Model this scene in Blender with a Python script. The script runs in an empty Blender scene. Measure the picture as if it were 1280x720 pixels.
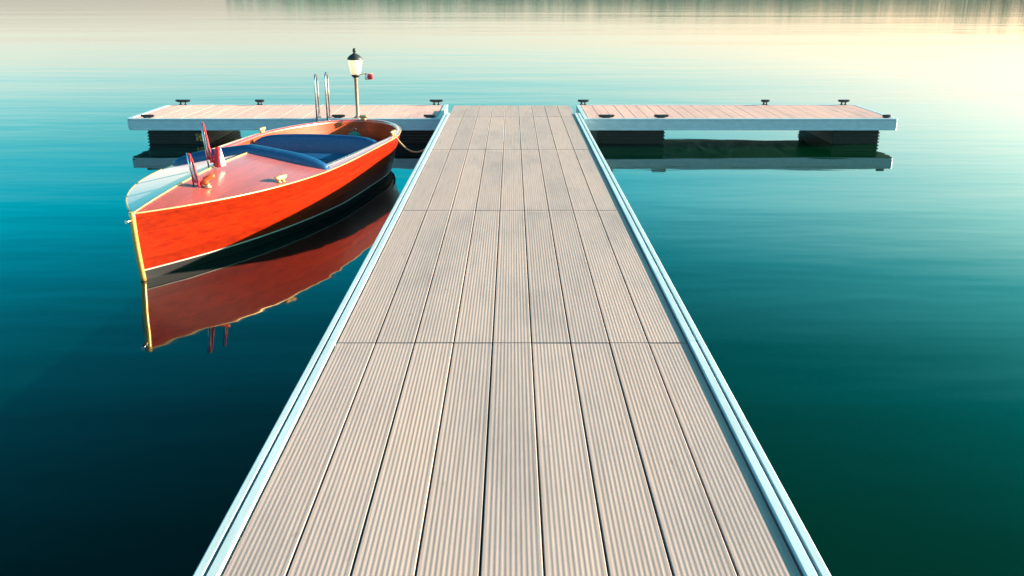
import bpy, bmesh, math, random
from mathutils import Vector, Matrix
random.seed(7)
C = bpy.context.scene.collection
PI = math.pi
W = bpy.data.worlds.new("World"); bpy.context.scene.world = W; W.use_nodes = True

# ------------------------------------------------------------------ constants
HC = 2.43                 # camera height over the water
PITCH = 18.015
DECK = 0.50               # top of the pier boards
TD = 0.414                # top of the cross dock
SUN_EL, SUN_AZ = 14.0, 80.0   # azimuth to the right of straight ahead

# ------------------------------------------------------------------ materials
def mat(name, col, rough=0.6, metal=0.0, coat=0.0, **kw):
    m = bpy.data.materials.new(name); m.use_nodes = True
    p = m.node_tree.nodes["Principled BSDF"]
    p.inputs["Base Color"].default_value = (*col, 1)
    p.inputs["Roughness"].default_value = rough
    p.inputs["Metallic"].default_value = metal
    p.inputs["Coat Weight"].default_value = coat
    p.inputs["Coat Roughness"].default_value = kw.get("coat_rough", 0.06)
    return m

class NT:
    def __init__(s, m):
        s.t = m.node_tree; s.p = s.t.nodes.get("Principled BSDF")
        s.obj = s.n("ShaderNodeTexCoord").outputs["Object"]
    def n(s, typ, **props):
        nd = s.t.nodes.new(typ)
        for k, v in props.items(): setattr(nd, k, v)
        return nd
    def link(s, a, b): s.t.links.new(a, b)
    def mapping(s, scale, vec=None, rot=(0, 0, 0)):
        mp = s.n("ShaderNodeMapping")
        mp.inputs["Scale"].default_value = scale; mp.inputs["Rotation"].default_value = rot
        s.link(vec or s.obj, mp.inputs["Vector"]); return mp.outputs[0]
    def noise(s, vec, scale, detail=4, rough=0.55):
        nz = s.n("ShaderNodeTexNoise")
        nz.inputs["Scale"].default_value = scale; nz.inputs["Detail"].default_value = detail
        nz.inputs["Roughness"].default_value = rough
        s.link(vec, nz.inputs["Vector"]); return nz.outputs["Fac"]
    def ramp(s, fac, stops):
        r = s.n("ShaderNodeValToRGB"); e = r.color_ramp.elements
        while len(e) < len(stops): e.new(0.5)
        for el, (pos, c) in zip(e, stops):
            el.position = pos; el.color = (*c, 1) if len(c) == 3 else c
        s.link(fac, r.inputs[0]); return r.outputs[0]
    def mix(s, fac, a, b, mode='MIX'):
        m = s.n("ShaderNodeMix", data_type='RGBA', blend_type=mode)
        for sock, v in ((m.inputs["Factor"], fac), (m.inputs["A"], a), (m.inputs["B"], b)):
            pass
        ins = [i for i in m.inputs if i.enabled]
        for sock, v in zip((ins[0], ins[1], ins[2]), (fac, a, b)):
            if hasattr(v, "is_output"): s.link(v, sock)
            elif isinstance(v, tuple): sock.default_value = (*v, 1)
            else: sock.default_value = v
        return [o for o in m.outputs if o.enabled][0]
    def math(s, op, a, b=0.0, c=0.0):
        m = s.n("ShaderNodeMath", operation=op)
        for sock, v in zip(m.inputs, (a, b, c)):
            if hasattr(v, "is_output"): s.link(v, sock)
            else: sock.default_value = v
        return m.outputs[0]
    def bump(s, height, strength, dist):
        b = s.n("ShaderNodeBump"); b.inputs["Strength"].default_value = strength
        b.inputs["Distance"].default_value = dist
        s.link(height, b.inputs["Height"]); s.link(b.outputs[0], s.p.inputs["Normal"])

def g3(v): return (v, v, v)

def deck_mat(name, base, pitch, x0):
    m = mat(name, base, 0.75); n = NT(m)
    sep = n.n("ShaderNodeSeparateXYZ"); n.link(n.obj, sep.inputs[0])
    idx = n.math('FLOOR', n.math('DIVIDE', n.math('SUBTRACT', sep.outputs[0], x0), pitch))
    seg = n.math('FLOOR', n.math('DIVIDE', n.math('SUBTRACT', sep.outputs[1], 4.90 - 3.27 * 2), 3.27))
    cmb = n.n("ShaderNodeCombineXYZ"); n.link(idx, cmb.inputs[0]); n.link(seg, cmb.inputs[1])
    wn = n.n("ShaderNodeTexWhiteNoise", noise_dimensions='3D'); n.link(cmb.outputs[0], wn.inputs["Vector"])
    board = n.ramp(wn.outputs["Value"], [(0, (0.90, 0.90, 0.91)), (0.5, (0.98, 0.97, 0.96)), (1, (1.05, 1.03, 1.01))])
    grain = n.noise(n.mapping((60, 1.6, 10)), 1.0, 6, 0.65)
    gcol = n.ramp(grain, [(0.25, g3(0.80)), (0.5, g3(1.0)), (0.8, g3(1.12))])
    stain = n.noise(n.mapping((1.6, 0.55, 1)), 1.3, 5, 0.6)
    scol = n.ramp(stain, [(0.3, (0.82, 0.84, 0.86)), (0.5, (1, 1, 1)), (0.72, (1.06, 1.02, 0.97))])
    c = n.mix(1.0, base, board, 'MULTIPLY'); c = n.mix(1.0, c, gcol, 'MULTIPLY'); c = n.mix(1.0, c, scol, 'MULTIPLY')
    spot = n.noise(n.mapping((14, 7, 1)), 1.0, 3, .5)
    c = n.mix(1.0, c, n.ramp(spot, [(.22, (.80, .79, .78)), (.30, g3(1))]), 'MULTIPLY')
    damp = n.noise(n.mapping((.9, .35, 1)), 2.0, 6, .65)
    c = n.mix(1.0, c, n.ramp(damp, [(.30, (.88, .89, .90)), (.42, g3(1))]), 'MULTIPLY')
    n.link(c, n.p.inputs["Base Color"])
    n.bump(grain, 0.25, 0.002)
    return m

def wood_mat(name, a, b, coat):
    m = mat(name, a, 0.35, 0, coat); n = NT(m)
    g = n.noise(n.mapping((9, 0.9, 14)), 2.2, 7, 0.6)
    fine = n.noise(n.mapping((40, 2.5, 60)), 2.0, 3, 0.6)
    c = n.mix(n.ramp(g, [(0.3, g3(0)), (0.7, g3(1))]), a, b)
    c = n.mix(0.55, c, n.ramp(fine, [(0.3, g3(0.72)), (0.65, g3(1.1))]), 'MULTIPLY')
    n.link(c, n.p.inputs["Base Color"])
    sep = n.n('ShaderNodeSeparateXYZ'); n.link(n.obj, sep.inputs[0])
    ax = sep.outputs[2] if coat < .9 else sep.outputs[0]
    fr_ = n.math('ABSOLUTE', n.math('SUBTRACT', n.math('FRACT', n.math('DIVIDE', ax, .125)), .5))
    seam = n.ramp(fr_, [(.0, g3(.55)), (.02, g3(.62)), (.045, g3(1))])
    pid = n.n('ShaderNodeTexWhiteNoise', noise_dimensions='1D'); n.link(n.math('FLOOR', n.math('ADD', n.math('DIVIDE', ax, .125), .5)), pid.inputs['W'])
    tone = n.ramp(pid.outputs['Value'], [(0, g3(.86)), (1, g3(1.08))])
    c = n.mix(.6, c, seam, 'MULTIPLY'); c = n.mix(1.0, c, tone, 'MULTIPLY')
    n.link(c, n.p.inputs["Base Color"])
    if coat > .9: 
        n.p.inputs["Coat Roughness"].default_value = .20
        n.p.inputs["Sheen Weight"].default_value = .20; n.p.inputs["Sheen Roughness"].default_value = .35
        n.p.inputs["Sheen Tint"].default_value = (1, .82, .90, 1)
    n.p.inputs["Coat IOR"].default_value = 1.55 if coat < .9 else 1.85
    return m

def metal_mat(name, col, rough, metal):
    m = mat(name, col, rough, metal); n = NT(m)
    f = n.noise(n.mapping((3, 0.7, 6)), 3.0, 5, 0.6)
    c = n.mix(1.0, col, n.ramp(f, [(0.3, g3(0.86)), (0.7, g3(1.05))]), 'MULTIPLY')
    n.link(c, n.p.inputs["Base Color"])
    n.link(n.ramp(f, [(0.3, g3(rough * 0.8)), (0.7, g3(min(1, rough * 1.3)))]), n.p.inputs["Roughness"])
    return m

M = {}
PITCHX = 0.2235
M['deck'] = deck_mat('grooved_composite_boards', (0.39, 0.308, 0.287), PITCHX, -1.00575)
M['wing_deck'] = deck_mat('dock_boards', (0.64, 0.40, 0.355), 0.20, 0.0)
M['alu'] = metal_mat('pale_painted_aluminium', (0.44, 0.57, 0.62), 0.42, 0.0)
M['alu_dark'] = metal_mat('dull_aluminium', (0.36, 0.38, 0.40), 0.45, 0.5)
M['float'] = mat('black_plastic_float', (0.012, 0.016, 0.013), 0.55)
n = NT(M['float']); f = n.noise(n.mapping((2, 2, 6)), 2.5, 6, 0.65)
n.link(n.ramp(f, [(0.35, (0.005, 0.006, 0.005)), (0.62, (0.010, 0.015, 0.009)), (0.85, (0.035, 0.035, 0.018))]), n.p.inputs["Base Color"])
M['yellow_mottle'] = mat('yellow_mottled_plate', (0.45, 0.26, 0.05), 0.6)  # mottled yellow and dark brown, for the thin plate on the left float
n = NT(M['yellow_mottle']); f = n.noise(n.mapping((12, 12, 12)), 1.5, 5)
n.link(n.ramp(f, [(0.4, (0.06, 0.035, 0.012)), (0.6, (0.50, 0.29, 0.05))]), n.p.inputs["Base Color"])
M['iron'] = mat('dark_cast_metal', (0.035, 0.04, 0.045), 0.5, 0.3)
M['hull'] = wood_mat('varnished_mahogany_hull', (0.34, 0.021, 0.002), (0.21, 0.009, 0.0015), 0.10)
M['hull'].node_tree.nodes['Principled BSDF'].inputs['Specular IOR Level'].default_value = .22
M['deckwood'] = wood_mat('varnished_mahogany_deck', (0.46, 0.045, 0.025), (0.36, 0.028, 0.015), 1.0)
M['inner'] = wood_mat('varnished_interior', (0.50, 0.075, 0.015), (0.36, 0.045, 0.010), 0.3)
M['boot'] = mat('black_bottom_paint', (0.004, 0.004, 0.004), 0.6)
M['white'] = mat('white_paint', (0.75, 0.74, 0.70), 0.4)
M['stripe'] = mat('aged_cream_paint', (0.34, 0.31, 0.25), 0.5)
M['brass'] = metal_mat('polished_brass', (0.82, 0.50, 0.14), 0.3, 0.45)
M['palebrass'] = metal_mat('worn_pale_brass', (0.55, 0.37, 0.18), 0.35, 0.5)
M['chrome'] = mat('chrome', (0.75, 0.76, 0.78), 0.15, 1.0)
M['blue'] = mat('blue_leather', (0.012, 0.075, 0.27), 0.42)
n = NT(M['blue']); f = n.noise(n.mapping((8, 8, 8)), 3, 6)
n.link(n.ramp(f, [(0.3, (0.004, 0.060, 0.16)), (0.7, (0.006, 0.085, 0.22))]), n.p.inputs["Base Color"]); sep = n.n('ShaderNodeSeparateXYZ'); n.link(n.obj, sep.inputs[0])
pl = n.math('ABSOLUTE', n.math('SINE', n.math('MULTIPLY', sep.outputs[0], 26.0)))
pl = n.math('POWER', pl, 0.35)
n.bump(n.math('ADD', n.math('MULTIPLY', pl, .7), n.math('MULTIPLY', f, .4)), 0.25, 0.008)
M['teal'] = mat('teal_fabric', (0.03, 0.17, 0.16), 0.8)
M['red'] = mat('red_cloth', (0.62, 0.03, 0.04), 0.75)
M['flag'] = mat('red_white_cloth', (0.62, 0.03, 0.05), 0.75)
n = NT(M['flag']); sep = n.n("ShaderNodeSeparateXYZ"); n.link(n.obj, sep.inputs[0])
M['steel'] = mat('brushed_steel', (0.62, 0.62, 0.62), 0.28, 1.0)
M['post'] = mat('bronze_post', (0.42, 0.27, 0.17), 0.5, 0.2)
M['glass'] = mat('opal_glass', (0.86, 0.78, 0.58), 0.25)
gp = M['glass'].node_tree.nodes["Principled BSDF"]; gp.inputs["Subsurface Weight"].default_value = 0.4
gp.inputs["Emission Color"].default_value = (1, .78, .42, 1); gp.inputs["Emission Strength"].default_value = .22
M['rope'] = mat('tan_rope', (0.42, 0.31, 0.18), 0.9)
M['leaf'] = mat('far_foliage', (0.06, 0.12, 0.055), 0.8)
n = NT(M['leaf']); f = n.noise(n.mapping((0.05, 0.05, 0.12)), 1.0, 4)
n.link(n.ramp(f, [(0.35, (0.022, 0.16, 0.11)), (0.65, (0.05, 0.24, 0.14))]), n.p.inputs["Base Color"])
M['bark'] = mat('far_bark', (0.09, 0.07, 0.05), 0.9)
M['grass'] = mat('far_grass', (0.07, 0.12, 0.05), 0.9)

# ------------------------------------------------------------------ mesh helpers
def obj(name, bm, mats, parent=None, smooth=False, recalc=True):
    me = bpy.data.meshes.new(name)
    if recalc: bmesh.ops.recalc_face_normals(bm, faces=bm.faces)
    bm.to_mesh(me); bm.free()
    for m in (mats if isinstance(mats, (list, tuple)) else [mats]): me.materials.append(m)
    if smooth:
        for p in me.polygons: p.use_smooth = True
    o = bpy.data.objects.new(name, me); C.objects.link(o)
    if parent: o.parent = parent
    return o

def auto_smooth(o, deg=40):
    me = o.data
    for p in me.polygons: p.use_smooth = True
    me.set_sharp_from_angle(angle=math.radians(deg))
    return o

def tag(o, label=None, cat=None, group=None, kind=None):
    if label: o['label'] = label
    if cat: o['category'] = cat
    if group: o['group'] = group
    if kind: o['kind'] = kind
    return o

def empty(name, loc, rz=0):
    o = bpy.data.objects.new(name, None); C.objects.link(o)
    o.location = loc; o.rotation_euler = (0, 0, rz); o.empty_display_size = 0.2
    return o

def box(bm, x0, x1, y0, y1, z0, z1, bev=0.0, mi=0):
    r = bmesh.ops.create_cube(bm, size=1)
    vs = r['verts']
    for v in vs:
        v.co = Vector(((x0 + x1) / 2 + v.co.x * (x1 - x0), (y0 + y1) / 2 + v.co.y * (y1 - y0), (z0 + z1) / 2 + v.co.z * (z1 - z0)))
    fs = {f for v in vs for f in v.link_faces}
    for f in fs: f.material_index = mi
    if bev:
        es = {e for v in vs for e in v.link_edges}
        bmesh.ops.bevel(bm, geom=list(es), offset=bev, segments=2, profile=0.7, affect='EDGES', material=mi)
    return bm

def prism(bm, prof, y0, y1, cap=True, closed=True, mi=0):
    a = [bm.verts.new((x, y0, z)) for x, z in prof]; b = [bm.verts.new((x, y1, z)) for x, z in prof]
    k = len(prof)
    for i in range(k if closed else k - 1):
        j = (i + 1) % k
        bm.faces.new((a[i], a[j], b[j], b[i])).material_index = mi
    if cap and closed:
        bm.faces.new(a).material_index = mi; bm.faces.new(b[::-1]).material_index = mi
    return bm

def tube(bm, pts, rad, seg=8, mi=0, caps=True, flat=1.0):
    pts = [Vector(p) for p in pts]; rings = []
    if not hasattr(rad, '__len__'): rad = [rad] * len(pts)
    prev = None
    for i, p in enumerate(pts):
        d = (pts[min(i + 1, len(pts) - 1)] - pts[max(i - 1, 0)]).normalized()
        if prev is None:
            ref = Vector((0, 0, 1)) if abs(d.z) < 0.9 else Vector((1, 0, 0))
            u = d.cross(ref).normalized()
        else:
            u = (prev - d * prev.dot(d)).normalized()
        prev = u; w = d.cross(u)
        rings.append([bm.verts.new(p + (u * math.cos(2 * PI * k / seg) + w * flat * math.sin(2 * PI * k / seg)) * rad[i]) for k in range(seg)])
    for a, b in zip(rings, rings[1:]):
        for k in range(seg):
            f = bm.faces.new((a[k], a[(k + 1) % seg], b[(k + 1) % seg], b[k])); f.material_index = mi; f.smooth = True
    if caps:
        bm.faces.new(rings[0]).material_index = mi; bm.faces.new(rings[-1][::-1]).material_index = mi
    return bm

def lathe(bm, prof, cx=0, cy=0, seg=20, mi=0, flute=0):
    rings = []
    for r, z in prof:
        rings.append([bm.verts.new((cx + r * math.cos(2 * PI * k / seg), cy + r * math.sin(2 * PI * k / seg), z)) for k in range(seg)])
    for a, b in zip(rings, rings[1:]):
        for k in range(seg):
            f = bm.faces.new((a[k], a[(k + 1) % seg], b[(k + 1) % seg], b[k])); f.material_index = mi; f.smooth = True
    bm.faces.new(rings[0][::-1]).material_index = mi; bm.faces.new(rings[-1]).material_index = mi
    return bm

def grid(bm, rows, mi=0, close=False):
    vs = [[bm.verts.new(p) for p in r] for r in rows]
    for a, b in zip(vs, vs[1:]):
        n_ = len(a)
        for k in range(n_ if close else n_ - 1):
            j = (k + 1) % n_
            try:
                f = bm.faces.new((a[k], a[j], b[j], b[k])); f.material_index = mi; f.smooth = True
            except ValueError: pass
    return vs

# ------------------------------------------------------------------ water and far shore
m = mat('lake_water', (0.0, 0.020, 0.024), 0.035); M['water'] = m
n = NT(m); p = n.p
p.inputs["IOR"].default_value = 1.333
sep = n.n("ShaderNodeSeparateXYZ"); n.link(n.obj, sep.inputs[0])
mr = n.n("ShaderNodeMapRange"); n.link(sep.outputs[0], mr.inputs[0])
mr.inputs["From Min"].default_value = -2.0; mr.inputs["From Max"].default_value = 4.0
big = n.noise(n.mapping((0.15, 0.15, 1)), 1.0, 2)
fac = n.math('ADD', mr.outputs[0], n.math('MULTIPLY', n.math('SUBTRACT', big, 0.5), 0.5))
n.link(n.ramp(fac, [(0.0, (0.0, 0.009, 0.010)), (1.0, (0.0, 0.018, 0.006))]), p.inputs["Base Color"])
w1 = n.noise(n.mapping((0.22, 0.75, 1), rot=(0, 0, 0.10)), 1.0, 3, 0.5)
w2 = n.noise(n.mapping((0.9, 2.6, 1), rot=(0, 0, -0.12)), 1.0, 3, 0.5)
w3 = n.noise(n.mapping((0.02, 0.09, 1), rot=(0, 0, 0.06)), 1.0, 3, 0.5)
patch = n.ramp(n.noise(n.mapping((0.05, 0.07, 1)), 1.0, 2), [(0.40, g3(0.25)), (0.65, g3(1.0))])
h = n.math('ADD', n.math('MULTIPLY', w1, 0.009), n.math('MULTIPLY', n.math('MULTIPLY', w2, 0.0011), patch))
h = n.math('ADD', h, n.math('MULTIPLY', w3, 0.045))
n.bump(h, 1.0, 1.0)
mr2 = n.n("ShaderNodeMapRange"); n.link(sep.outputs[1], mr2.inputs[0])
mr2.inputs["From Min"].default_value = 14; mr2.inputs["From Max"].default_value = 70
mr2.inputs["To Min"].default_value = .03; mr2.inputs["To Max"].default_value = .075
n.link(mr2.outputs[0], p.inputs["Roughness"])
bm = bmesh.new(); S = 3000
vs = [bm.verts.new(v) for v in ((-S, -400, 0), (S, -400, 0), (S, 2 * S, 0), (-S, 2 * S, 0))]; bm.faces.new(vs)
tag(obj('lake_water', bm, m), kind='structure')

def shore_y(a):  # far shore: distance by angle right of straight ahead
    return 640 - 40 * math.sin(a * 5)
def pol(a, d): return (d * math.sin(a), d * math.cos(a))
bm = bmesh.new(); rows = []
for i in range(61):
    a = math.radians(-17 + i * 1.3); d = shore_y(a)
    k = min(1, i / 3)
    rows.append([(*pol(a, d), -0.5), (*pol(a, d + 6), 0.8 * k), (*pol(a, d + 50), 6 * k), (*pol(a, d + 300), (13 + 4 * math.sin(i * .35) + i * 0.12) * k), (*pol(a, d + 500), 0)])
grid(bm, rows); tag(obj('far_shore', bm, M['grass'], smooth=True), kind='structure')
bm = bmesh.new()
for i in range(760):
    a = math.radians(random.uniform(-16.5, 60)); d = shore_y(a) + 8 + random.random() ** 2 * 110
    x, y = pol(a, d)
    d0 = d
    zb = 6 * min(1, (d - shore_y(a)) / 50)
    grow = min(1.0, 0.45 + (math.degrees(a) + 16.5) / 10)
    h_ = random.uniform(8, 11) * grow
    if math.degrees(a) > 22: h_ *= 1.0 + min(1, (math.degrees(a) - 22) / 8) * 0.65
    r_ = h_ * random.uniform(.38, .58); g0 = 1.0
    tube(bm, [(x, y, zb - .5), (x + random.uniform(-.3, .3), y, zb + h_ * .55), (x, y, zb + h_ * .9)], [h_ * .022, h_ * .016, h_ * .004], 5, mi=1)
    cl = [(Vector((x, y, zb + h_ * .6)) + Vector((random.gauss(0, .5) * r_, random.gauss(0, .5) * r_, random.uniform(-.38, .34) * h_)), random.uniform(.3, .55) * r_) for _ in range(9)]
    for c, cr in cl:
        for _ in range(26):
            v = Vector((random.gauss(0, 1), random.gauss(0, 1), random.gauss(0, 1))).normalized() * cr * random.random() ** .4
            q = c + v; s = random.uniform(.25, .5)
            e1 = Vector((random.gauss(0, 1), random.gauss(0, 1), random.gauss(0, 1))).normalized() * s
            e2 = e1.cross(Vector((random.gauss(0, 1), random.gauss(0, 1), random.gauss(0, 1)))).normalized() * s
            bm.faces.new([bm.verts.new(q + e) for e in (e1, e2, -e1, -e2)])
tag(obj('far_wood', bm, [M['leaf'], M['bark']], recalc=False), 'dark green wood along the far shore, mirrored in the lake', 'wood', kind='stuff')

# ------------------------------------------------------------------ pier
pier = tag(empty('pier', (0, 0, 0)), 'long pier of grooved grey-brown boards with pale metal edge rails running straight ahead', 'pier')
def board_profile(x0, x1, ztop, th, ridges, depth=0.0008, margin=0.012):
    pr = [(x0, ztop - th), (x0, ztop - .003), (x0 + .003, ztop)]
    a, b = x0 + margin, x1 - margin; q = (b - a) / ridges
    for k in range(ridges):
        u = a + k * q
        pr += [(u + q * f_, ztop - depth * (.5 - .5 * math.cos(2 * PI * f_))) for f_ in (0, .14, .28, .42, .58, .72, .86)]
    pr += [(b, ztop), (x1 - .003, ztop), (x1, ztop - .003), (x1, ztop - th)]
    return pr
SEAMS = [-3.0, 1.65, 4.92, 8.24, 11.60, 14.72, 16.20]
for y0, y1 in zip(SEAMS, SEAMS[1:]):
    bm = bmesh.new()
    for b in range(9):
        x0 = -1.00575 + b * PITCHX + .0037; x1 = x0 + PITCHX - .0074
        dz = random.uniform(-.0012, .0012); e0 = random.uniform(0, .004); e1 = random.uniform(0, .004)
        prism(bm, board_profile(x0, x1, DECK + dz, .028, 10), y0 + .007 + e0, y1 - .007 - e1)
    obj('deck_panel', bm, M['deck'], pier)
# dark joists under the boards
for yj in SEAMS[1:-1]:
    bm = bmesh.new(); box(bm, -1.0, 1.0, yj - .03, yj + .03, DECK - .13, DECK - .031)
    obj('joist', bm, M['alu_dark'], pier)
YE = 15.1
def rail_profile(sg):
    # pale extrusion: inner lip, groove, outer lip and a deep outer web
    t = DECK + .012
    pr = [(1.012, t - .03), (1.012, t - .004), (1.016, t), (1.050, t), (1.053, t - .003), (1.053, t - .028), (1.065, t - .028), (1.065, t - .003),
          (1.068, t), (1.094, t), (1.100, t - .005), (1.100, t - .19), (1.094, t - .19), (1.094, t - .17), (1.04, t - .17), (1.04, t - .03)]
    return [(sg * x, z) for x, z in pr]
for sg in (-1, 1):
    for y0, y1 in zip(SEAMS, SEAMS[1:-2] + [YE]):
        if y0 >= SEAMS[-3] + .01: break
        bm = bmesh.new(); prism(bm, rail_profile(sg), y0 + .002, y1 - .002)
        obj('edge_rail', bm, M['alu'], pier)
for sg in (-1, 1):
    bm = bmesh.new(); box(bm, sg * 1.16 - .05, sg * 1.16 + .05, YE + .02, YE + .05, .14, DECK - .10, .006)
    box(bm, sg * 1.12 - .04, sg * 1.12 + .02, YE - .10, YE + .018, .30, .33, .004)
    obj('hinge_bracket', bm, M['alu'], pier)
for yf in (-1.40, 1.84, 5.08, 8.32, 11.56):
    bm = bmesh.new(); box(bm, -.97, .97, yf - 1.6, yf + 1.6, -.3, .365, .03)
    obj('float', bm, M['float'], pier)

# ------------------------------------------------------------------ cross dock
Y0, Y1 = 15.10, 17.05
def cleat_bm(w, hgt=.07):
    bm = bmesh.new()
    for s in (-1, 1):
        lathe(bm, [(.030, 0), (.026, .008), (.016, .014), (.014, hgt - .012)], s * w * .17, 0, 10)
    pts = [(-w / 2, 0, hgt + .006), (-w * .42, 0, hgt + .002), (-w * .2, 0, hgt - .004), (0, 0, hgt - .004), (w * .2, 0, hgt - .004), (w * .42, 0, hgt + .002), (w / 2, 0, hgt + .006)]
    tube(bm, pts, [.012, .021, .026, .026, .026, .021, .012], 8)
    return bm
def dock(name_label, x0, x1, floats, cleats, inner_sign):
    d = tag(empty('dock_section', ((x0 + x1) / 2, (Y0 + Y1) / 2, 0)), name_label, 'dock', 'two wings of the cross dock at the end of the pier')
    ox, oy = (x0 + x1) / 2, (Y0 + Y1) / 2
    w, l = (x1 - x0) / 2, (Y1 - Y0) / 2
    bm = bmesh.new(); k = int(round((2 * w - .16) / .2)); q = (2 * w - .16) / k
    for b in range(k):
        a = -w + .08 + b * q
        prism(bm, board_profile(a + .003, a + q - .003, TD + random.uniform(-.001, .001), .028, 8, .0012), -l + .083, l - .083)
    obj('deck', bm, M['wing_deck'], d)
    bm = bmesh.new()
    T = TD + .004; B = TD - .185
    # chamfered corners at the free end
    def frame_prof(o, zt):  # outline with a cut corner on the outer end
        c = .10 if o == 0 else .06
        X0, X1, Ya, Yb = -w + o, w - o, -l + o, l - o
        if inner_sign > 0: return [(X0 + c, Ya, zt), (X1, Ya, zt), (X1, Yb, zt), (X0 + c, Yb, zt), (X0, Yb - c, zt), (X0, Ya + c, zt)]
        return [(X0, Ya, zt), (X1 - c * .3, Ya, zt), (X1, Ya + c * .3, zt), (X1, Yb - c, zt), (X1 - c, Yb, zt), (X0, Yb, zt)]
    rows = [frame_prof(.07, T - .05), frame_prof(.07, T), frame_prof(.004, T), frame_prof(0, T - .004), frame_prof(0, T - .03), frame_prof(.006, T - .036), frame_prof(.006, B + .03),
            frame_prof(0, B + .024), frame_prof(0, B), frame_prof(.07, B)]
    rows = [rows[i] for i in range(len(rows))]
    vs = [[bm.verts.new(p_) for p_ in r] for r in rows]
    for a, b in zip(vs, vs[1:]):
        for i in range(6): bm.faces.new((a[i], a[(i + 1) % 6], b[(i + 1) % 6], b[i]))
    bm.faces.new(vs[-1])
    obj('frame', bm, M['alu'], d)
    for fx0, fx1 in floats:
        bm = bmesh.new(); box(bm, fx0 - ox, fx1 - ox, -l + .06, l - .06, -.28, B - .002, .02)
        nr = 4
        for r in range(nr):
            zz = .02 + r * .05
            box(bm, fx0 - ox - .012, fx1 - ox + .012, -l + .045, l - .045, zz, zz + .018, .004)
        obj('float', bm, M['float'], d)
    for cx, far, cw in cleats:
        o = obj('cleat', cleat_bm(cw, .07 if far else .028), M['iron'], d)
        o.location = (cx - ox, (l - .045) if far else (-l + .13), T + .001)
        auto_smooth(o)
    return d
dl = dock('left wing of the cross dock behind the red boat, carrying lamp and swim ladder', -6.30, -1.17,
     [(-5.98, -5.0), (-2.0, -1.25)], [(-6.0, True, .27), (-4.6, True, .17), (-1.38, True, .24), (-5.98, False, .22), (-2.85, False, .22), (-1.35, False, .2)], 1)
dr = dock('right wing of the cross dock, empty deck over two dark floats', 1.17, 6.30,
     [(1.40, 2.50), (5.28, 6.03)], [(1.30, True, .2), (4.62, True, .16), (6.05, True, .21), (1.55, False, .26), (2.45, False, .24), (6.15, False, .14)], -1)
bm = bmesh.new(); box(bm, -5.19 + 3.735, -5.04 + 3.735, -.937, -.928, .05, .17, .002)
obj('plate', bm, M['yellow_mottle'], dl)

# ------------------------------------------------------------------ lamp
lamp_scale = .93
lamp = tag(empty('dock_lamp', (-2.53, 15.22, TD + .005)), 'small lantern on a slim bronze post standing on the left dock wing', 'lamp')
bm = bmesh.new()
lathe(bm, [(.07, 0), (.07, .012), (.045, .03), (.034, .05), (.03, .10), (.03, .66), (.036, .67), (.036, .69)], 0, 0, 14)
obj('post', bm, M['post'], lamp)
lan = obj('lantern', lathe(bmesh.new(), [(.035, .691), (.055, .70), (.075, .73), (.07, .745)], 0, 0, 14), M['iron'], lamp)
obj('glass', lathe(bmesh.new(), [(.072, .746), (.095, .80), (.115, .90), (.122, .985), (.118, .995)], 0, 0, 14), M['glass'], lan)
obj('cap', lathe(bmesh.new(), [(.128, .996), (.135, 1.005), (.125, 1.03), (.085, 1.07), (.05, 1.09), (.03, 1.10), (.024, 1.12), (.034, 1.14), (.03, 1.17), (.012, 1.19)], 0, 0, 14), M['iron'], lan)
bm = bmesh.new(); tube(bm, [(.03, -.01, .74), (.16, -.01, .76), (.30, -.01, .76)], .008, 6)
obj('arm', bm, M['post'], lamp)
bm = bmesh.new(); rows = []
for i in range(7):
    u = i / 6; rows.append([(.16 + u * .14, -.01 + .012 * math.sin(u * 6), .75), (.16 + u * .14, -.01 - .012 * math.sin(u * 5), .70), (.17 + u * .13, -.01 + .01 * math.sin(u * 7), .655 + .01 * u)])
grid(bm, rows, 0)
for f_ in bm.faces:
    if f_.calc_center_median().x < .215: f_.material_index = 1
o = obj('flag', bm, [M['red'], M['white']], lamp); o.modifiers.new('thick', 'SOLIDIFY').thickness = .004
lamp.scale = (lamp_scale,) * 3
# ------------------------------------------------------------------ swim ladder
lad = tag(empty('swim_ladder', (-3.08, 15.03, TD)), 'steel swim ladder with two tall curved handrails on the left dock wing', 'ladder')
for k, (lx, hh) in enumerate(((-.085, .70), (.085, .73))):
    bm = bmesh.new()
    pts = [(lx, 0.02, -.75), (lx, 0.02, hh - .12)]
    for i in range(1, 9):
        a = PI * i / 8
        pts.append((lx - .0 * i, .12 - .10 * math.cos(a), hh - .12 + .12 * math.sin(a)))
    pts += [(lx, .22, hh - .3), (lx, .22, .012)]
    tube(bm, pts, .015, 10); lathe(bm, [(.04, .006), (.04, .012), (.022, .022)], lx, .22, 12)
    obj('handrail', bm, M['steel'], lad)
for z in (-.1, -.33, -.56):
    bm = bmesh.new(); box(bm, -.067, .067, -.005, .045, z, z + .025, .006); obj('rung', bm, M['steel'], lad)

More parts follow.
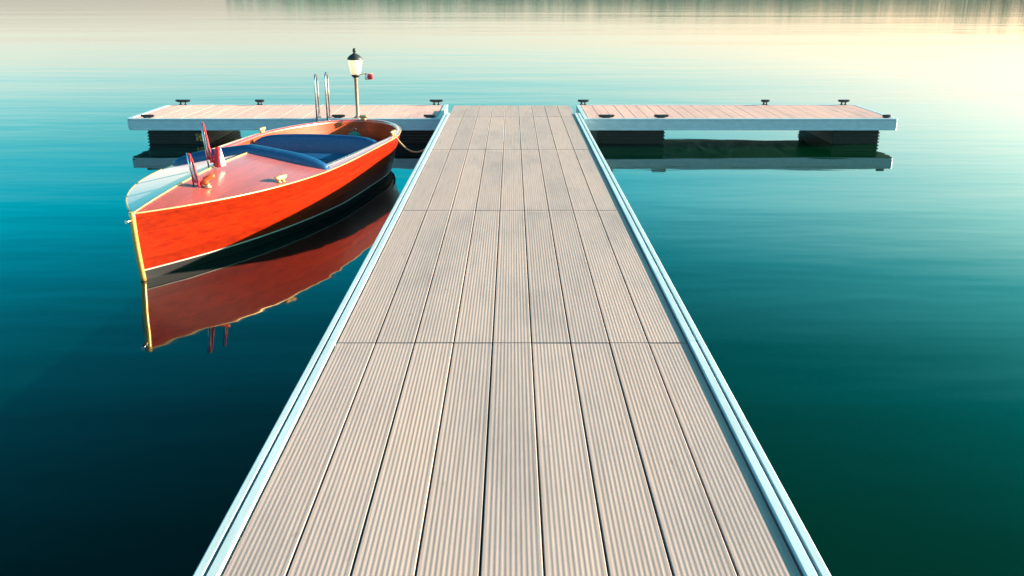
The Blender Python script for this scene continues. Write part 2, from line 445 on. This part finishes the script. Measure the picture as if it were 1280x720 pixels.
# ------------------------------------------------------------------ motorboat
L = 6.50; B = .982
AX = .157
boat = tag(empty('motorboat', (-3.236, 7.644, 0), -AX), 'varnished red mahogany runabout with blue seats moored beside the pier', 'motorboat')
def hb(t):
    if t <= 0 or t >= 1: return 0.0
    if t < .7: return B * (1 - (1 - t / .7) ** 3.9)
    return B * max(0, 1 - ((t - .7) / .3) ** 1.75) ** .5
def zs(t): return .605 - .037 * min(1, t / .35) - .03 * max(0, (t - .55) / .45) ** 1.5
def wlf(t): return .55 + .33 * min(1, t / .45) ** .8 - .06 * max(0, (t - .7) / .3)
BOOT = .085
def hull_pt(t, z, side):
    q = z / zs(t)
    h = hb(t); w = h * wlf(t)
    if z >= 0: b = w + (h - w) * q ** 1.15
    else: b = w * (1 - (z / -.35) ** 2 * .9)
    s0 = .05 * (1 - q) ** 2 if z >= 0 else .05 + .25 * (z / -.35) ** 2
    s1 = L - (.20 * max(0, 1 - q) ** 1.3)
    return Vector((side * b, s0 + t * (s1 - s0), z))
TS = [.5 - .5 * math.cos(PI * k / 72) for k in range(73)]
bm = bmesh.new()
fr = [1, .93, .82, .7, .58, .46, .34, .24]
rows = []
for t in TS:
    zl = [zs(t) * f for f in fr] ; zl = [z for z in zl if z > BOOT + .02] + [BOOT]
    while len(zl) < 9: zl.insert(-1, (zl[-2] + zl[-1]) / 2)
    zl += [.0, -.12, -.3]
    right = [hull_pt(t, z, 1) for z in zl]; left = [hull_pt(t, z, -1) for z in zl]
    rows.append(left + right[::-1])
grid(bm, rows)
bmesh.ops.remove_doubles(bm, verts=bm.verts, dist=.0005)
for f_ in bm.faces:
    if f_.calc_center_median().z < BOOT: f_.material_index = 1
obj('hull', bm, [M['hull'], M['boot']], boat, smooth=True)
# pale waterline stripe
def sheer_loop(zfun, off=0.0, t0=0.0, t1=1.0):
    pts = []
    for t in TS:
        if t0 <= t <= t1: pts.append(hull_pt(t, zfun(t), 1) + Vector((off, 0, 0)))
    return pts
def both(zfun, off=0.0):
    r = [hull_pt(t, zfun(t), 1) + Vector((off if 0 < t < 1 else 0, 0, 0)) for t in TS]
    l = [hull_pt(t, zfun(t), -1) - Vector((off if 0 < t < 1 else 0, 0, 0)) for t in TS]
    return r + l[::-1][1:]
bm = bmesh.new(); tube(bm, both(lambda t: BOOT + .004, .001), .008, 6); obj('waterline_stripe', bm, M['stripe'], boat)
bm = bmesh.new(); tube(bm, both(lambda t: zs(t) + .001, -.007), .009, 8, flat=1.0); obj('rub_rail', bm, M['palebrass'], boat)
bm = bmesh.new(); tube(bm, [hull_pt(0, z, 1) - Vector((0, .002, 0)) for z in [zs(0) + .018 - k * .045 for k in range(15)]], [.026] * 15, 8); obj('stem_band', bm, M['brass'], boat)
# crowned foredeck
TC = .36
def crown(t):
    u = min(1, t / TC); return .168 * (1 - (1 - u) ** 2.1)
def deck_z(t, v): return zs(t) + crown(t) * (1 - abs(v) ** 1.03)
bm = bmesh.new(); rows = []
ND = 40
for k in range(ND + 1):
    t = TC * (k / ND) ** 1.25
    h = hb(t); s = t * L
    rows.append([(v * (h - .004), s, deck_z(t, v) + .002) for v in [-1 + j / 14 for j in range(29)]])
grid(bm, rows); bmesh.ops.remove_doubles(bm, verts=bm.verts, dist=.0004)
obj('foredeck', bm, M['deckwood'], boat, smooth=True)
bm = bmesh.new()
tube(bm, [(0, TC * (k / 30) ** 1.25 * L, deck_z(TC * (k / 30) ** 1.25, 0) + .003) for k in range(31)], .009, 6)
obj('deck_strip', bm, M['palebrass'], boat)
# side decks round the cockpit and the cockpit lining
plan = []
TT = [TC + (1 - TC) * (.5 - .5 * math.cos(PI * (k / 96 * .5 + .5))) if False else TC + (1 - TC) * math.sin(PI / 2 * k / 60) for k in range(61)]
def side_curve(side):
    outer = [Vector((side * hb(t), t * L, zs(t))) for t in TT]
    inner = []
    for i, p in enumerate(outer):
        if i == len(outer) - 1: nrm = Vector((0, -1, 0))
        else:
            d = outer[i + 1] - outer[max(i - 1, 0)]; d.z = 0; d.normalize()
            nrm = Vector((-d.y, d.x, 0)) * side
            if i == 0: nrm = Vector((-side, 0, 0))
        w = .20 - .135 * min(1, max(0, (TT[i] - TC) / .42))
        q = p + nrm * w + Vector((0, 0, .012)); 
        if side * q.x < 0: q.x = 0
        inner.append(q)
    return outer, inner
oR, iR = side_curve(1); oL, iL = side_curve(-1)
outer = oR + oL[::-1][1:]; inner = iR + iL[::-1][1:]
bm = bmesh.new(); grid(bm, [outer, [a.lerp(b, .5) + Vector((0, 0, .010)) for a, b in zip(outer, inner)], inner, [p - Vector((0, 0, .035)) for p in inner]])
bmesh.ops.remove_doubles(bm, verts=bm.verts, dist=.0003)
obj('side_deck', bm, M['deckwood'], boat, smooth=True)
FLOOR = .14
bm = bmesh.new()
grid(bm, [[p - Vector((0, 0, .030)) for p in inner], [Vector((p.x * .99, p.y, .36)) for p in inner], [Vector((p.x * .95, p.y - .02, FLOOR)) for p in inner]])
obj('cockpit_lining', bm, M['inner'], boat, smooth=True)
bm = bmesh.new(); c0 = bm.verts.new((0, .55 * L, FLOOR + .002)); ring = [bm.verts.new((p.x * .96, p.y - .02, FLOOR + .002)) for p in inner]
for a, b in zip(ring, ring[1:] + ring[:1]): bm.faces.new((a, b, c0))
obj('cockpit_floor', bm, M['inner'], boat)
# bulkhead closing the foredeck towards the cockpit
bm = bmesh.new(); hc = hb(TC) - .03
top = [(v * hc, TC * L - .004, deck_z(TC, v) - .004) for v in [-1 + j / 10 for j in range(21)]]
low = [(v * abs(hull_pt(TC, FLOOR, 1).x) * .95, TC * L - .004, FLOOR) for v in [-1 + j / 10 for j in range(21)]]
mid = [(v * abs(hull_pt(TC, .38, 1).x) * .96, TC * L - .004, .38) for v in [-1 + j / 10 for j in range(21)]]
grid(bm, [top, mid, low]); obj('bulkhead', bm, M['inner'], boat)
# blue padded coaming arching over the deck edge
bm = bmesh.new(); pts = []; rad = []
for j in range(33):
    v = -1 + j / 16; e = 1 - abs(v) ** 6
    pts.append((v * (hb(TC) - .035), TC * L + .03 + .05 * (1 - v * v), deck_z(TC, v * .97) - .03 * (1 - abs(v)) + .02 * e)); rad.append(.042 + .052 * e)
tube(bm, pts, rad, 14); obj('coaming_pad', bm, M['blue'], boat)
# seats
def seat(sy, half, zb, zt):
    back = bmesh.new(); rows = []
    for j in range(25):
        v = -1 + j / 12; x = v * half; e = 1 - abs(v) ** 8
        y = sy - .09 * (v * v) ; zt_ = zb + (zt - zb) * (.55 + .45 * e) + .02 * (1 - v * v)
        rows.append([(x, y + .0, zb), (x, y + .02, (zb + zt_) / 2), (x, y + .05, zt_ - .04), (x, y + .07, zt_ - .008), (x, y + .11, zt_), (x, y + .15, zt_ - .01), (x, y + .17, zt_ - .05), (x, y + .17, zb)])
    vs = grid(back, rows, close=True); back.faces.new(vs[0]); back.faces.new(vs[-1][::-1])
    r = obj('seat_backrest', back, M['blue'], boat); auto_smooth(r, 50)
    cush = bmesh.new(); box(cush, -half * .97, half * .97, sy - .58, sy - .162, .30, .42, .04)
    for f_ in cush.faces: f_.smooth = True
    obj('seat_cushion', cush, M['blue'], boat)
    base = bmesh.new(); box(base, -half * .95, half * .95, sy - .54, sy - .0, FLOOR + .004, .298, .005)
    obj('seat_base', base, M['inner'], boat)
seat(.675 * L, .91, .30, .60)
# fittings
def on_deck(t, v): return Vector((v * hb(t), t * L, deck_z(t, v) + .002))
def bow_cleat(pos, rz, nm='cleat', w=.16):
    o = obj(nm, cleat_bm(w, .05), M['palebrass'], boat); o.location = pos; o.rotation_euler = (0, 0, rz); auto_smooth(o); return o
bow_cleat(on_deck(.235, .90), 1.2)
bow_cleat(Vector((hb(.74) - .05, .74 * L, zs(.74) + .014)), 1.5)
bow_cleat(Vector((-hb(.74) + .05, .74 * L, zs(.74) + .014)), 1.5)
bow_cleat(Vector((0, .985 * L - .02, zs(.98) + .014)), 0, w=.12)
# bow ring on the stem
bm = bmesh.new()
tube(bm, [(0, .01, zs(0) - .055), (0, -.06, zs(0) - .05), (0, -.10, zs(0) - .045)], [.014, .012, .016], 8)
obj('bow_fitting', bm, M['chrome'], boat)
# navigation light on the foredeck
p0 = on_deck(.140, .42)
nav = obj('navigation_light', lathe(bmesh.new(), [(.05, 0), (.05, .012), (.032, .03), (.03, .05), (.045, .055)], 0, 0, 14), M['palebrass'], boat); nav.location = p0; nav.scale = (.75, .75, .75)
bm = bmesh.new(); tube(bm, [(-.03, -.01, .04), (-.03, -.01, .06), (-.02, 0, .10), (.02, .02, .125), (.06, .05, .14), (.08, .06, .145)], [.03, .045, .045, .030, .035, .015], 12)
obj('lens', bm, mat('red_lens', (0.70, 0.085, 0.01), .3, 0, .3), nav)
# two flagstaffs with furled flags
def staff(pos, h_, lean, fl_h, fl_w, ph):
    st = obj('flagstaff', tube(bmesh.new(), [(0, 0, -.01), (lean[0] * .5, lean[1] * .5, h_ * .5), (lean[0], lean[1], h_)], [.008, .007, .006], 8), M['chrome'], boat); st.location = pos
    bm = bmesh.new(); rows = []
    nz = 14
    for i in range(nz + 1):
        u = i / nz; z = h_ * .97 - u * fl_h
        cx = lean[0] * (z / h_); cy = lean[1] * (z / h_)
        wdt = fl_w * (.25 + .75 * u ** .8) * (1 if u < .9 else .9)
        row = []
        for j in range(9):
            a = j / 8
            row.append((cx + .012 + wdt * (a * .75) * math.cos(ph), cy + wdt * a * math.sin(ph) + .045 * u * math.sin(a * 9 + u * 4), z - .05 * a * u + .012 * math.sin(a * 9)))
        rows.append(row)
    grid(bm, rows)
    for f_ in bm.faces:
        pass
    k = 0
    faces = list(bm.faces)
    for i in range(nz):
        for j in range(8):
            faces[i * 8 + j].material_index = 1 if j in (2, 3) and i > 2 else 0
    fl = obj('flag', bm, [M['flag'], M['white']], st); fl.modifiers.new('thick', 'SOLIDIFY').thickness = .004
staff(on_deck(.135, .22), .31, (-.03, -.02), .27, .095, .15)
staff(on_deck(.235, -.06), .46, (-.04, 0), .36, .075, .1)
bm = bmesh.new(); rows = []
for i in range(9):
    u = i / 8; zz = .19 - .17 * u; rr = .022 + .028 * u
    rows.append([(.085 + rr * (1.25 + .22 * math.sin(5 * a_ + u)) * math.cos(a_), .01 + rr * .8 * (1 + .2 * math.cos(4 * a_)) * math.sin(a_), zz + .015 * math.sin(a_)) for a_ in [2 * PI * k / 18 for k in range(18)]])
vs = grid(bm, rows, close=True); bm.faces.new(vs[0]); bm.faces.new(vs[-1])
for f_ in bm.faces:
    c_ = f_.calc_center_median()
    if c_.x > .112: f_.material_index = 1
o = obj('furled_flag', bm, [M['red'], M['white']], boat, smooth=True); o.location = on_deck(.235, -.03)
# bag on the stern seat
bag = tag(empty('bag', (0, 0, 0)), 'small teal bag standing at the stern inside the red boat', 'bag')
bm = bmesh.new(); lathe(bm, [(.11, 0), (.125, .02), (.12, .14), (.10, .22), (.07, .26), (.03, .275)], 0, 0, 16)
obj('body', bm, M['teal'], bag)
bm = bmesh.new(); tube(bm, [(.05 * math.cos(a), 0, .265 + .06 * math.sin(a)) for a in [PI * k / 8 for k in range(9)]], .008, 6); obj('handle', bm, M['iron'], bag)
Rb = Matrix.Rotation(-AX, 4, 'Z')
bag.location = Vector(boat.location) + Rb @ Vector((-.06, L - .40, FLOOR + .004))
bag.rotation_euler = (0, 0, .4)
def boat_w(v): return Vector(boat.location) + Rb @ Vector(v)
# mooring rope
a = boat_w((hb(.74) - .05, .74 * L, zs(.74) + .05)); b = Vector((-1.118, 12.1, DECK - .06))
pts = []
for i in range(21):
    u = i / 20; q = a.lerp(b, u); q.z -= .28 * 4 * u * (1 - u) * .5; pts.append(q)
bm = bmesh.new(); tube(bm, pts, .011, 7)
tag(obj('mooring_rope', bm, M['rope']), 'tan mooring rope hanging from the boat stern cleat to the pier', 'rope')

# ------------------------------------------------------------------ light
nt = W.node_tree; bg = nt.nodes["Background"]
sky = nt.nodes.new("ShaderNodeTexSky"); sky.sky_type = 'NISHITA'; sky.sun_disc = False
sky.sun_elevation = math.radians(SUN_EL); sky.sun_rotation = math.radians(SUN_AZ)
sky.air_density = 1.0; sky.dust_density = 3.0; sky.ozone_density = 1.5
tc = nt.nodes.new("ShaderNodeTexCoord"); sp = nt.nodes.new("ShaderNodeSeparateXYZ"); nt.links.new(tc.outputs["Generated"], sp.inputs[0])
rp = nt.nodes.new("ShaderNodeValToRGB"); nt.links.new(sp.outputs[2], rp.inputs[0])
st = [(0.0, (2.5, 2.35, 2.9)), (.06, (1.45, 1.5, 1.6)), (.10, (.80, 1.28, 1.30)), (.135, (.30, 1.16, 1.15)), (.20, (.0, 1.22, 1.28)), (.34, (.008, .56, .57)), (.52, (.012, .25, .22)), (.70, (.08, .33, .34)), (1, (.42, .56, .58))]
e = rp.color_ramp.elements
while len(e) < len(st): e.new(.5)
for el, (q, c) in zip(e, st): el.position = q; el.color = (*c, 1)
# milky haze glow low in the sky on the sunward side
r2 = nt.nodes.new("ShaderNodeValToRGB"); nt.links.new(sp.outputs[2], r2.inputs[0])
st2 = [(0.0, (1.5, 1.32, 1.45)), (.09, (1.08, 1.04, 1.05)), (.14, (1.05, 1.20, 1.08)), (.21, (.72, 1.32, 1.12)), (.28, (.18, 1.02, .92)), (.38, (.006, .54, .49)), (.52, (.012, .25, .22)), (.70, (.08, .33, .34)), (1, (.42, .56, .58))]
e = r2.color_ramp.elements
while len(e) < len(st2): e.new(.5)
for el, (q, c) in zip(e, st2): el.position = q; el.color = (*c, 1)
dt = nt.nodes.new("ShaderNodeVectorMath"); dt.operation = 'DOT_PRODUCT'; nt.links.new(tc.outputs["Generated"], dt.inputs[0])
dt.inputs[1].default_value = (math.sin(math.radians(SUN_AZ)), math.cos(math.radians(SUN_AZ)), 0)
mh = nt.nodes.new("ShaderNodeMapRange"); mh.interpolation_type = 'SMOOTHSTEP'; nt.links.new(dt.outputs["Value"], mh.inputs[0])
mh.inputs["From Min"].default_value = .05; mh.inputs["From Max"].default_value = .68
hz = nt.nodes.new("ShaderNodeMix"); hz.data_type = 'RGBA'; nt.links.new(mh.outputs[0], hz.inputs[0])
nt.links.new(rp.outputs[0], hz.inputs[6]); nt.links.new(r2.outputs[0], hz.inputs[7])
# pale teal sky tint added behind the camera, unseen, to brighten the dock fronts
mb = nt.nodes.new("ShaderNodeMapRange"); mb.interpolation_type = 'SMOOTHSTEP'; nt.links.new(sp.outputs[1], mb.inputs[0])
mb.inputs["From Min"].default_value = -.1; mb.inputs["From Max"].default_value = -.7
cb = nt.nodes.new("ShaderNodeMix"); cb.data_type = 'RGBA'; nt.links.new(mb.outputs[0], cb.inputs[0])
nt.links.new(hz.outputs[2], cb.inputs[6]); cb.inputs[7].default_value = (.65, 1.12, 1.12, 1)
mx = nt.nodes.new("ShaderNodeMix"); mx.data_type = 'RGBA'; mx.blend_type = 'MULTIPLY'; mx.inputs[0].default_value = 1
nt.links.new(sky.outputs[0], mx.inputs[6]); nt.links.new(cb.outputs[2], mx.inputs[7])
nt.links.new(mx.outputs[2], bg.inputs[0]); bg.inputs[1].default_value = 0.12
sd = bpy.data.lights.new('sun', 'SUN'); sd.energy = 5.0; sd.angle = math.radians(.5); sd.color = (1, .785, .63)
so = bpy.data.objects.new('sun', sd); C.objects.link(so)
el, az = math.radians(SUN_EL), math.radians(SUN_AZ)
sv = Vector((math.sin(az) * math.cos(el), math.cos(az) * math.cos(el), math.sin(el)))
so.rotation_euler = sv.to_track_quat('Z', 'Y').to_euler()
# ------------------------------------------------------------------ camera
cd = bpy.data.cameras.new('camera'); cam = bpy.data.objects.new('camera', cd); C.objects.link(cam)
cam.location = (0, 0, HC); cam.rotation_euler = (math.radians(90 - PITCH), 0, 0)
cd.sensor_width = 36; cd.lens = 36 * 1150 / 1280; cd.clip_end = 20000; cd.clip_start = .05
s = bpy.context.scene; s.camera = cam
s.view_settings.view_transform = 'Standard'; s.view_settings.look = 'None'
s.view_settings.exposure = 1.82; s.view_settings.gamma = 1
